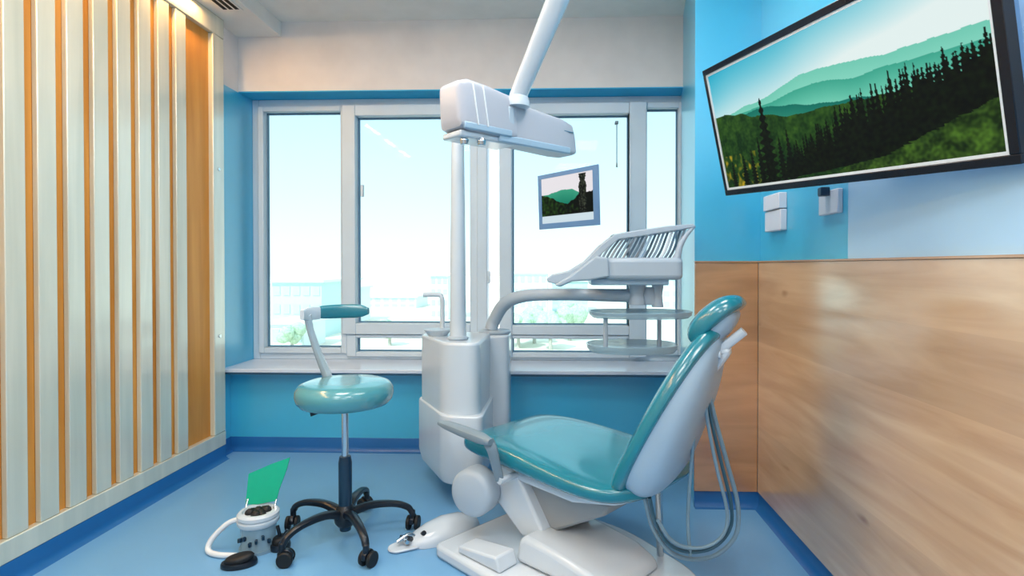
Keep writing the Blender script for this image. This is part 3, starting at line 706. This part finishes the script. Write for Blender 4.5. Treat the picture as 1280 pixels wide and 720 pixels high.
# surgical light --------------------------------------------------------------
D = Vector((math.cos(math.radians(44)), math.sin(math.radians(44)), 0)); E = Vector((-D.y, D.x, 0))
L0 = Vector((-.325, 2.02, 0))
def LP(s, e, z): return L0 + D*s + E*e + Vector((0, 0, z))
lt = thing('operating_light', LP(.27, .08, 1.6), 'white box shaped operating light head hanging on a ceiling arm above the chair', 'operating light')
def lring(s, zb, zt, e0, e1, p=8, n=48):
    out = []
    for k in range(n):
        t = 2*PI*k/n; c, sn = math.cos(t), math.sin(t)
        e = (e0+e1)/2 + (e1-e0)/2*math.copysign(abs(c)**(2/p), c); z = (zb+zt)/2 + (zt-zb)/2*math.copysign(abs(sn)**(2/p), sn)
        # lean the lower edge out
        e += -.012*(zt-z)/(zt-zb)
        out.append(LP(s, e, z))
    return out
zB, zT = 1.592, 1.775
bm = bmesh.new(); loft(bm, [lring(-.015, zB+.03, zT-.03, .02, .12), lring(-.005, zB+.008, zT-.008, .005, .14), lring(.03, zB, zT+.004, 0, .15), lring(.12, zB-.002, zT-.002, 0, .155), lring(.235, zB-.004, zT-.018, .002, .15), lring(.255, zB+.0, zT-.028, .006, .146)])
finish(bm, 'front_housing', M['lamphead'], lt, angle=50)
bm = bmesh.new(); loft(bm, [lring(.235, zB-.012, zT-.040, .010, .14), lring(.34, zB-.014, zT-.042, .010, .14), lring(.52, zB-.02, zT-.055, .012, .135), lring(.58, zB-.018, zT-.070, .016, .128), lring(.60, zB-.010, zT-.10, .025, .12)])
finish(bm, 'rear_housing', M['lamphead'], lt, angle=50)
bm = bmesh.new(); bx(bm, LP(.36, .004, 1.585), (.38, .016, .03), Matrix.Rotation(math.radians(44), 3, 'Z')); finish(bm, 'grip_rail', M['shell'], lt, bevel=.006)
for s in (.06, .105):
    bm = bmesh.new(); prism(bm, [(s, zB+.02), (s+.006, zB+.02), (s-.012, zT-.012), (s-.018, zT-.012)], (-.016, -.006), lambda p, t: LP(p[0], t - .012*(zT-p[1])/(zT-zB)+.012, p[1])); finish(bm, 'trim_line', M['hosewhite'], lt, bevel=.001)
R44 = Matrix.Rotation(math.radians(44), 3, 'Z')
bm = bmesh.new(); bx(bm, LP(.43, .010, 1.668), (.30, .004, .003), R44); finish(bm, 'seam', M['gasket'], lt)
bm = bmesh.new(); bx(bm, LP(.115, -.004, 1.606), (.22, .014, .026), R44); finish(bm, 'front_lip', M['shell'], lt, bevel=.005)
bm = bmesh.new(); bx(bm, LP(.225, .0, 1.655), (.03, .012, .11), R44); finish(bm, 'joint_cover', M['plastic2'], lt, bevel=.005)
bm = bmesh.new(); bx(bm, LP(.13, .07, zB-.012), (.26, .12, .025), Matrix.Rotation(math.radians(44), 3, 'Z')); finish(bm, 'lens_panel', M['plastic'], lt, bevel=.008)
for s, e in ((.03, .03), (.085, .0)):
    p = LP(s, e, zB-.022); bm = bmesh.new(); sweep(bm, [p, p+Vector((0, 0, -.012)), p+Vector((0, 0, -.028))], [.012, .018, .014], 16); finish(bm, 'handle_knob', M['chrome'], lt, bevel=.002)
a0_ = LP(.235, .075, zT-.04); ab = LP(.22, .075, zT-.03)
top_px = at(697, 0, 2.05)
ab_ = at(651, 112, 2.20)
dirr = (top_px-ab_); tt_ = (ZC-.03-ab_.z)/dirr.z; ctop = ab_ + dirr*tt_
bm = bmesh.new(); sweep(bm, [ab_-dirr*.1, ab_+dirr*.35, ab_+dirr, ctop], [.033, .035, .040, .044], 24, r2=[.032, .034, .038, .042], power=2.6, up=(0, 1, 0)); finish(bm, 'ceiling_arm', M['plastic'], lt)
lathe_o('arm_socket', M['plastic'], [(0, -.03), (.046, -.03), (.047, -.012), (.042, .006), (.03, .014), (0, .014)], ab_ - dirr*.05 + Vector((-.006, 0, -.022)), lt)
lathe_o('ceiling_plate', M['plastic'], [(0, -.03), (.09, -.03), (.11, -.015), (.115, 0), (0, 0)], (ctop.x, ctop.y, ZC), lt)
tube('pole_link', M['plastic'], [Vector((px_, 2.69, 1.77)), Vector((-.33, 2.52, 1.75)), LP(.20, .13, 1.71)], .022, lt, n=4)

# ------------------------------------------------------------------ instrument delivery unit
du = thing('instrument_delivery_unit', (-.315, 3.03, .761), 'pale grey instrument delivery unit with arched whip arms and two trays on a curved arm', 'dental unit')
Ya = 3.03
tube('support_arm', M['plastic2'], [Vector((-.335, Ya, .761)), at(618, 400, Ya), at(631, 380, 2.98), at(655, 370, 2.90), at(700, 368, 2.78), at(760, 369, 2.66), at(812, 370, 2.60)], [.034, .034, .034, .032, .030, .030, .032], du, n=7, seg=20)
Yd = 2.46
a_, b_ = at(757, 322, Yd), at(855, 350, Yd)
def rings_box(x0, x1, y0, y1, z0, z1, rx, p=4):
    pass
bm = bmesh.new(); bp = rounded_poly([(a_.x, Yd), (b_.x, Yd), (b_.x+.012, Yd+.28), (a_.x-.03, Yd+.28)], [.05, .04, .04, .06], 8)
prism(bm, bp, (b_.z, a_.z), lambda p, t: Vector((p[0], p[1], t))); finish(bm, 'body', M['plastic2'], du, bevel=.02, bseg=4)
# left wing sloping down to the hand grip
def Z(px, py, Y=Yd): p = at(px, py, Y); return (p.x, p.z)
wing = [Z(683, 349), Z(690, 344), Z(712, 339), Z(733, 326), Z(752, 306), Z(770, 292), Z(800, 287), Z(835, 282), Z(869, 279), Z(870, 284), Z(838, 289), Z(802, 295), Z(774, 299), Z(757, 313), Z(738, 333), Z(716, 348), Z(694, 355), Z(685, 353)]
bm = bmesh.new(); prism(bm, wing, (Yd+.02, Yd+.055), lambda p, t: Vector((p[0], t, p[1]))); finish(bm, 'arch', M['plastic2'], du, bevel=.004)
bm = bmesh.new(); prism(bm, wing, (Yd+.20, Yd+.235), lambda p, t: Vector((p[0], t, p[1]))); finish(bm, 'arch', M['plastic2'], du, bevel=.004)
top = [Z(768, 292), Z(800, 287), Z(835, 282), Z(869, 279), Z(870, 283), Z(836, 286), Z(802, 291), Z(772, 296)]
bm = bmesh.new(); prism(bm, top, (Yd+.056, Yd+.199), lambda p, t: Vector((p[0], t, p[1]))); finish(bm, 'arch_plate', M['tray'], du, bevel=.001)
low = [Z(693, 356), Z(712, 345), Z(745, 320), Z(760, 322), Z(762, 346), Z(735, 351), Z(715, 352), Z(700, 359)]
bm = bmesh.new(); prism(bm, low, (Yd-.005, Yd+.05), lambda p, t: Vector((p[0], t, p[1]))); finish(bm, 'hand_grip', M['plastic2'], du, bevel=.008, bseg=3)
bm = bmesh.new(); bxx(bm, Z(690, 350)[0], Z(704, 350)[0], Yd+.03, Yd+.23, Z(690, 352)[1], Z(690, 346)[1]); finish(bm, 'grip_bar', M['plastic2'], du, bevel=.005)
for k in range(19):
    px0 = 747 + k*5.2; px1 = px0 + 19 - k*.1
    yt = interp(px1, [(766, 296), (800, 291), (835, 286), (870, 283)])
    yy = Yd + .035 + .18*((k*7) % 5)/4.
    P = [at(px0, 324, yy), at(px0+7, 312, yy), at(px1-3, yt+6, yy), at(px1, yt+1, yy)]
    tube('whip_arm', M[('plastic', 'shell', 'hose')[k % 3]], P, [.0062, .0058, .0055, .005], du, n=4, seg=8)
tube('end_whip_arm', M['plastic2'], [at(846, 324, Yd+.03), at(850, 308, Yd+.03), at(858, 294, Yd+.03), at(868, 282, Yd+.03)], [.016, .013, .010, .008], du, n=5)
# under-body bracket and stems
u0, u1 = at(722, 350, Yd), at(838, 357, Yd)
bm = bmesh.new(); bxx(bm, u0.x+.06, u1.x, Yd+.03, Yd+.24, u1.z, u0.z+.006); finish(bm, 'under_plate', M['shell'], du, bevel=.006)
for px0, px1, py in ((787, 806, 381), (816, 829, 384)):
    p0 = at(px0, 356, Yd+.12); p1 = at(px1, py, Yd+.12)
    bm = bmesh.new(); sweep(bm, [Vector(((p0.x+p1.x)/2, Yd+.13, p0.z)), Vector(((p0.x+p1.x)/2, Yd+.13, (p0.z+p1.z)/2)), Vector(((p0.x+p1.x)/2, Yd+.13, p1.z))], [(p1.x-p0.x)/2*1.1, (p1.x-p0.x)/2*.85, (p1.x-p0.x)/2*1.1], 18, power=3); finish(bm, 'stem', M['plastic2'], du, bevel=.003)
def tray(pxl, pxr, py, Y, th, name, lip):
    a = at(pxl, py, Y); b = at(pxr, py, Y); cx = (a.x+b.x)/2; hw = (b.x-a.x)/2; hd_ = .15; z = a.z
    def ring(f, zz): 
        return [Vector((cx + hw*f*math.copysign(abs(math.cos(t))**.8, math.cos(t)), Y + hd_*f*math.copysign(abs(math.sin(t))**.8, math.sin(t)), zz)) for t in [2*PI*k/56 for k in range(56)]]
    bm = bmesh.new(); loft(bm, [ring(.93, z), ring(.985, z+th*.4), ring(1.0, z+th), ring(.97, z+th), ring(.95, z+th*.5), ring(.91, z+th*.35)])
    return finish(bm, name, M['tray'], du, angle=50), cx, z
Yt = Yd + .15
tray(736, 864, 396, Yt, .028, 'upper_tray', 0); tray(733, 846, 438, Yt, .034, 'lower_tray', 0)
for px0, yy in ((757, Yt-.06), (824, Yt+.05)):
    p0 = at(px0, 397, yy); p1 = at(px0, 436, yy); bm = bmesh.new(); rod(bm, p0, p1, .010, 14); finish(bm, 'tray_post', M['plastic2'], du)
p0 = at(815, 355, Yt); p1 = at(815, 394, Yt)
p2 = at(812, 370, 2.60)
lathe_o('arm_joint', M['plastic2'], [(0, -.04), (.038, -.04), (.042, -.03), (.042, .03), (.038, .04), (0, .04)], (p2.x, Yt, p2.z), du)

# ------------------------------------------------------------------ stool
SC = Vector((-.84, 2.26, 0))
st = thing('operator_stool', SC, 'round teal operator stool with curved back pad and black five-star castor base', 'stool')
def sv(a, r, z): return SC + Vector((r*math.cos(a), r*math.sin(a), z))
zs = .543
prof = [(0, zs), (.15, zs), (.172, zs+.006), (.186, zs+.022), (.192, zs+.045), (.189, zs+.066), (.176, zs+.084), (.15, zs+.094), (.08, zs+.096), (0, zs+.094)]
lathe_o('seat', M['tealpale'], prof, SC, st, 64, angle=60)
lathe_o('seat_plate', M['plastic2'], [(0, zs-.012), (.10, zs-.012), (.10, zs-.0005), (0, zs-.0005)], SC, st)
bm = bmesh.new(); rod(bm, SC+Vector((0, 0, .33)), SC+Vector((0, 0, zs-.012)), .0135, 20); finish(bm, 'gas_rod', M['chrome'], st)
bm = bmesh.new(); sweep(bm, [SC+Vector((0, 0, .035)), SC+Vector((0, 0, .12)), SC+Vector((0, 0, .31)), SC+Vector((0, 0, .335))], [.022, .026, .0265, .022], 24); finish(bm, 'column', M['darkblue'], st, bevel=.002)
lathe_o('hub', M['black'], [(0, .055), (.03, .055), (.042, .07), (.045, .10), (.035, .125), (.025, .14), (0, .14)], SC, st)
tube('lever', M['black'], [sv(math.radians(200), .02, zs-.02), sv(math.radians(200), .09, zs-.022), sv(math.radians(200), .13, zs-.03)], [.005, .005, .009], st)
for k in range(5):
    a = math.radians(18 + 72*k)
    lg = tube('leg', M['black'], [sv(a, .02, .105), sv(a, .10, .125), sv(a, .19, .12), sv(a, .245, .10), sv(a, .262, .078)], [.021, .018, .015, .014, .013], st, r2=[.017, .014, .012, .012, .012], power=3)
    cc = sv(a, .265, 0)
    yaw = a + random.uniform(.6, 2.4); dx = Vector((math.cos(yaw), math.sin(yaw), 0)); dy = Vector((-dx.y, dx.x, 0))
    bm = bmesh.new(); rod(bm, cc+Vector((0, 0, .05)), cc+Vector((0, 0, .085)), .012, 14)
    # fork hood
    hp = [(-.03, .03), (-.028, .05), (-.012, .062), (.012, .06), (.026, .045), (.028, .03)]
    prism(bm, hp, (-.009, .009), lambda p, t: cc + dx*(p[0]+.012) + dy*t + Vector((0, 0, p[1]))); cs = finish(bm, 'caster', M['black'], st, bevel=.003)
    for sgn in (-1, 1):
        bm = bmesh.new(); c1 = cc + dx*.012 + Vector((0, 0, .0275)); rod(bm, c1 + dy*sgn*.010, c1 + dy*sgn*.026, .029, 24)
        w = finish(bm, 'wheel', M['rubber'], cs, bevel=.004)
        w.matrix_parent_inverse = cs.matrix_basis.inverted(); 
# back support
tube('back_post', M['plastic'], [SC+Vector(v) for v in ((-.06, .08, zs-.008), (-.112, .175, zs+.0), (-.138, .158, zs+.09), (-.158, .115, zs+.19), (-.167, .065, zs+.29), (-.166, .03, zs+.36))], [.014, .020, .030, .022, .016, .015], st, n=8, r2=[.006, .010, .016, .013, .013, .014], power=3, up=(0, 1, 0))
def arc(a0, a1, r, z, n=14, dy=0): return [SC+Vector((r*math.cos(math.radians(a0+(a1-a0)*i/n)), dy+r*math.sin(math.radians(a0+(a1-a0)*i/n)), z)) for i in range(n+1)]
tube('back_bracket', M['plastic'], arc(186, 148, .168, zs+.362, 6), [.009, .012, .012], st, r2=[.02, .028, .027], power=4, smoothpath=False)
tube('back_pad', M['teal'], arc(154, 76, .172, zs+.364, 18), [.006, .018, .022, .022, .022, .022, .022, .018, .008], st, r2=[.016, .027, .029, .030, .030, .030, .030, .026, .014], power=3, smoothpath=False, seg=20)

# ------------------------------------------------------------------ appliance on the floor
FX, FY = -1.150, 2.17
ap = thing('suction_canister', (FX, FY, 0), 'clear and white canister with a raised green flap on the floor beside the stool', 'canister')
lathe_o('container', M['clear'], [(0, 0), (.062, 0), (.066, .006), (.062, .05), (.066, .10), (.062, .10), (.058, .05), (.06, .01), (0, .008)], (FX, FY, .001), ap)
lathe_o('base_ring', M['hose'], [(0, 0), (.069, 0), (.069, .012), (.055, .012), (.05, .004), (0, .004)], (FX, FY, .0005), ap)
lathe_o('rim', M['plastic'], [(.052, .10), (.070, .10), (.076, .108), (.076, .120), (.070, .124), (.076, .130), (.076, .142), (.068, .150), (.058, .150), (.054, .14)], (FX, FY, 0), ap)
bm = bmesh.new()
for k in range(9):
    a = k*2*PI/9; rr = .03 if k % 3 else .012
    r_ = bmesh.ops.create_icosphere(bm, subdivisions=2, radius=.019, matrix=Matrix.Translation((FX+rr*math.cos(a), FY+rr*math.sin(a), .135+.006*(k % 2))))
lathe(bm, [(0, .10), (.054, .10), (.054, .130), (0, .132)], (FX, FY, 0), 24)
finish(bm, 'inner_filter', M['rubber'], ap)
fl = [(-.078, .150), (-.080, .262), (.01, .300), (.082, .325), (.074, .28), (.052, .205), (.045, .165), (-.03, .150)]
bm = bmesh.new(); prism(bm, fl, (.050, .056), lambda p, t: Vector((FX+p[0], FY+t+(p[1]-.16)*.25, p[1]))); finish(bm, 'flap', M['green'], ap, bevel=.001)
for x in (-.07, .045):
    bm = bmesh.new(); rod(bm, (FX+x, FY+.035, .14), (FX+x, FY+.054, .17), .004, 8); finish(bm, 'flap_hinge', M['chrome'], ap)
tube('tube', M['hosewhite'], [Vector((FX-.066, FY, .115)), Vector((FX-.115, FY-.01, .10)), Vector((FX-.165, FY-.03, .05)), Vector((FX-.17, FY-.05, .015)), Vector((FX-.12, FY-.075, .0105)), Vector((FX-.04, FY-.08, .0105))], .0105, ap)
bm = bmesh.new()
for k in range(7):
    a = -2.6 + k*.35; bx(bm, (FX+.066*math.cos(a), FY+.066*math.sin(a), .045+.01*(k % 3)), (.014, .01, .016), Matrix.Rotation(a, 3, 'Z'))
finish(bm, 'fittings', M['darkblue'], ap, bevel=.002)
def pedal(cx, cy, ang, l, w, h, label):
    t = thing('foot_pedal', (cx, cy, 0), label, 'foot pedal')
    R = Matrix.Rotation(ang, 3, 'Z'); rings = []
    for z, f in ((.0, .94), (.004, 1), (h*.35, 1), (h*.5, .95)):
        rings.append([Vector((cx, cy, z)) + R @ Vector((l*f*math.cos(k*PI/18), w*f*math.sin(k*PI/18), 0)) for k in range(36)])
    bm = bmesh.new(); loft(bm, rings); finish(bm, 'base', M['black'], t, angle=50)
    rings = []
    for z, f in ((h*.5, .78), (h*.75, .82), (h*.95, .7), (h, .5)):
        rings.append([Vector((cx, cy, z + .12*l*math.cos(k*PI/18)*f)) + R @ Vector((l*f*math.cos(k*PI/18), w*f*math.sin(k*PI/18), 0)) for k in range(36)])
    bm = bmesh.new(); loft(bm, rings); finish(bm, 'pedal_top', M['rubber'], t, angle=50)
    return t, R
pp1 = at(299, 700, 2.04); pedal(pp1.x, 2.04, .35, .062, .038, .04, 'flat oval black foot pedal on the floor in front of the canister')
pp2 = at(349, 680, 2.16)
t2, R2_ = pedal(pp2.x, 2.17, .9, .038, .034, .05, 'small black foot pedal with upright levers on the floor right of the canister')
bm = bmesh.new(); c = Vector((pp2.x, 2.17, .045)); rod(bm, c, c+Vector((-.012, 0, .045)), .007, 8); rod(bm, c+Vector((.01, 0, 0)), c+Vector((.028, 0, .03)), .006, 8); finish(bm, 'lever', M['black'], t2, bevel=.001)

# ------------------------------------------------------------------ lights
def area(name, loc, rot, sx, sy, power, color=(1, 1, 1), spread=PI):
    l = bpy.data.lights.new(name, 'AREA'); l.shape = 'RECTANGLE'; l.size = sx; l.size_y = sy; l.energy = power; l.color = color; l.spread = spread
    o = bpy.data.objects.new(name, l); COL.objects.link(o); o.location = loc; o.rotation_euler = rot; return o
PANELS = ((-.85, 1.85), (.25, 1.85), (-.85, .35), (.25, .35), (-.85, -1.1), (.25, -1.1))  # unseen ceiling panels, added to brighten the room
LPOW = 13.0
for i, (x, y) in enumerate(PANELS):
    cl = thing('ceiling_light', (x, y, ZC-.03), 'recessed ceiling panel', 'ceiling light', 'ceiling light panels')
    cl['label'] = 'square white ceiling light panel above the camera side of the room'
    bm = bmesh.new(); ring = [(-.31, -.31, .31, -.28), (-.31, .28, .31, .31), (-.31, -.28, -.28, .28), (.28, -.28, .31, .28)]
    for a in ring: bxx(bm, x+a[0], x+a[2], y+a[1], y+a[3], ZC-.03, ZC-.001)
    finish(bm, 'frame', M['frame'], cl); box('diffuser', M['lamp'], x-.28, x+.28, y-.28, y+.28, ZC-.022, ZC-.012, cl)
    area('panel_lamp', (x, y, ZC-.035), (0, 0, 0), .55, .55, LPOW, (1, .96, .92))
# warm wall washers above the slats
for i in range(5):
    y = 2.75 - i*.62
    area('slat_washer', (-1.838, y, ZS-.012), (0, math.radians(-14), 0), .035, .4, 5.0, (1, .57, .22))
sun = bpy.data.lights.new('sun', 'SUN'); sun.energy = 4.5; sun.angle = .02; sun.color = (1, .97, .92)
so = bpy.data.objects.new('sun', sun); COL.objects.link(so); so.rotation_euler = (math.radians(42), 0, math.radians(-25))
w = bpy.data.worlds.new('world'); bpy.context.scene.world = w; w.use_nodes = True; nt = w.node_tree
bg = nt.nodes['Background']; tc = nt.nodes.new('ShaderNodeTexCoord'); sep = nt.nodes.new('ShaderNodeSeparateXYZ'); nt.links.new(tc.outputs['Generated'], sep.inputs[0])
cr = nt.nodes.new('ShaderNodeValToRGB'); nt.links.new(sep.outputs['Z'], cr.inputs['Fac'])
cr.color_ramp.elements[0].position = 0; cr.color_ramp.elements[0].color = (1.55, 1.55, 1.5, 1)
e = cr.color_ramp.elements.new(.12); e.color = (1.25, 1.5, 1.6, 1)
e = cr.color_ramp.elements.new(.36); e.color = (.78, 1.12, 1.28, 1)
cr.color_ramp.elements[-1].position = .8; cr.color_ramp.elements[-1].color = (2.0, 2.4, 2.7, 1)
nt.links.new(cr.outputs['Color'], bg.inputs['Color']); bg.inputs['Strength'].default_value = 1.0

sc = bpy.context.scene
sc.view_settings.view_transform = 'Standard'; sc.view_settings.look = 'None'; sc.view_settings.gamma = 1; sc.view_settings.use_curve_mapping = False
sc.view_settings.exposure = 0.0
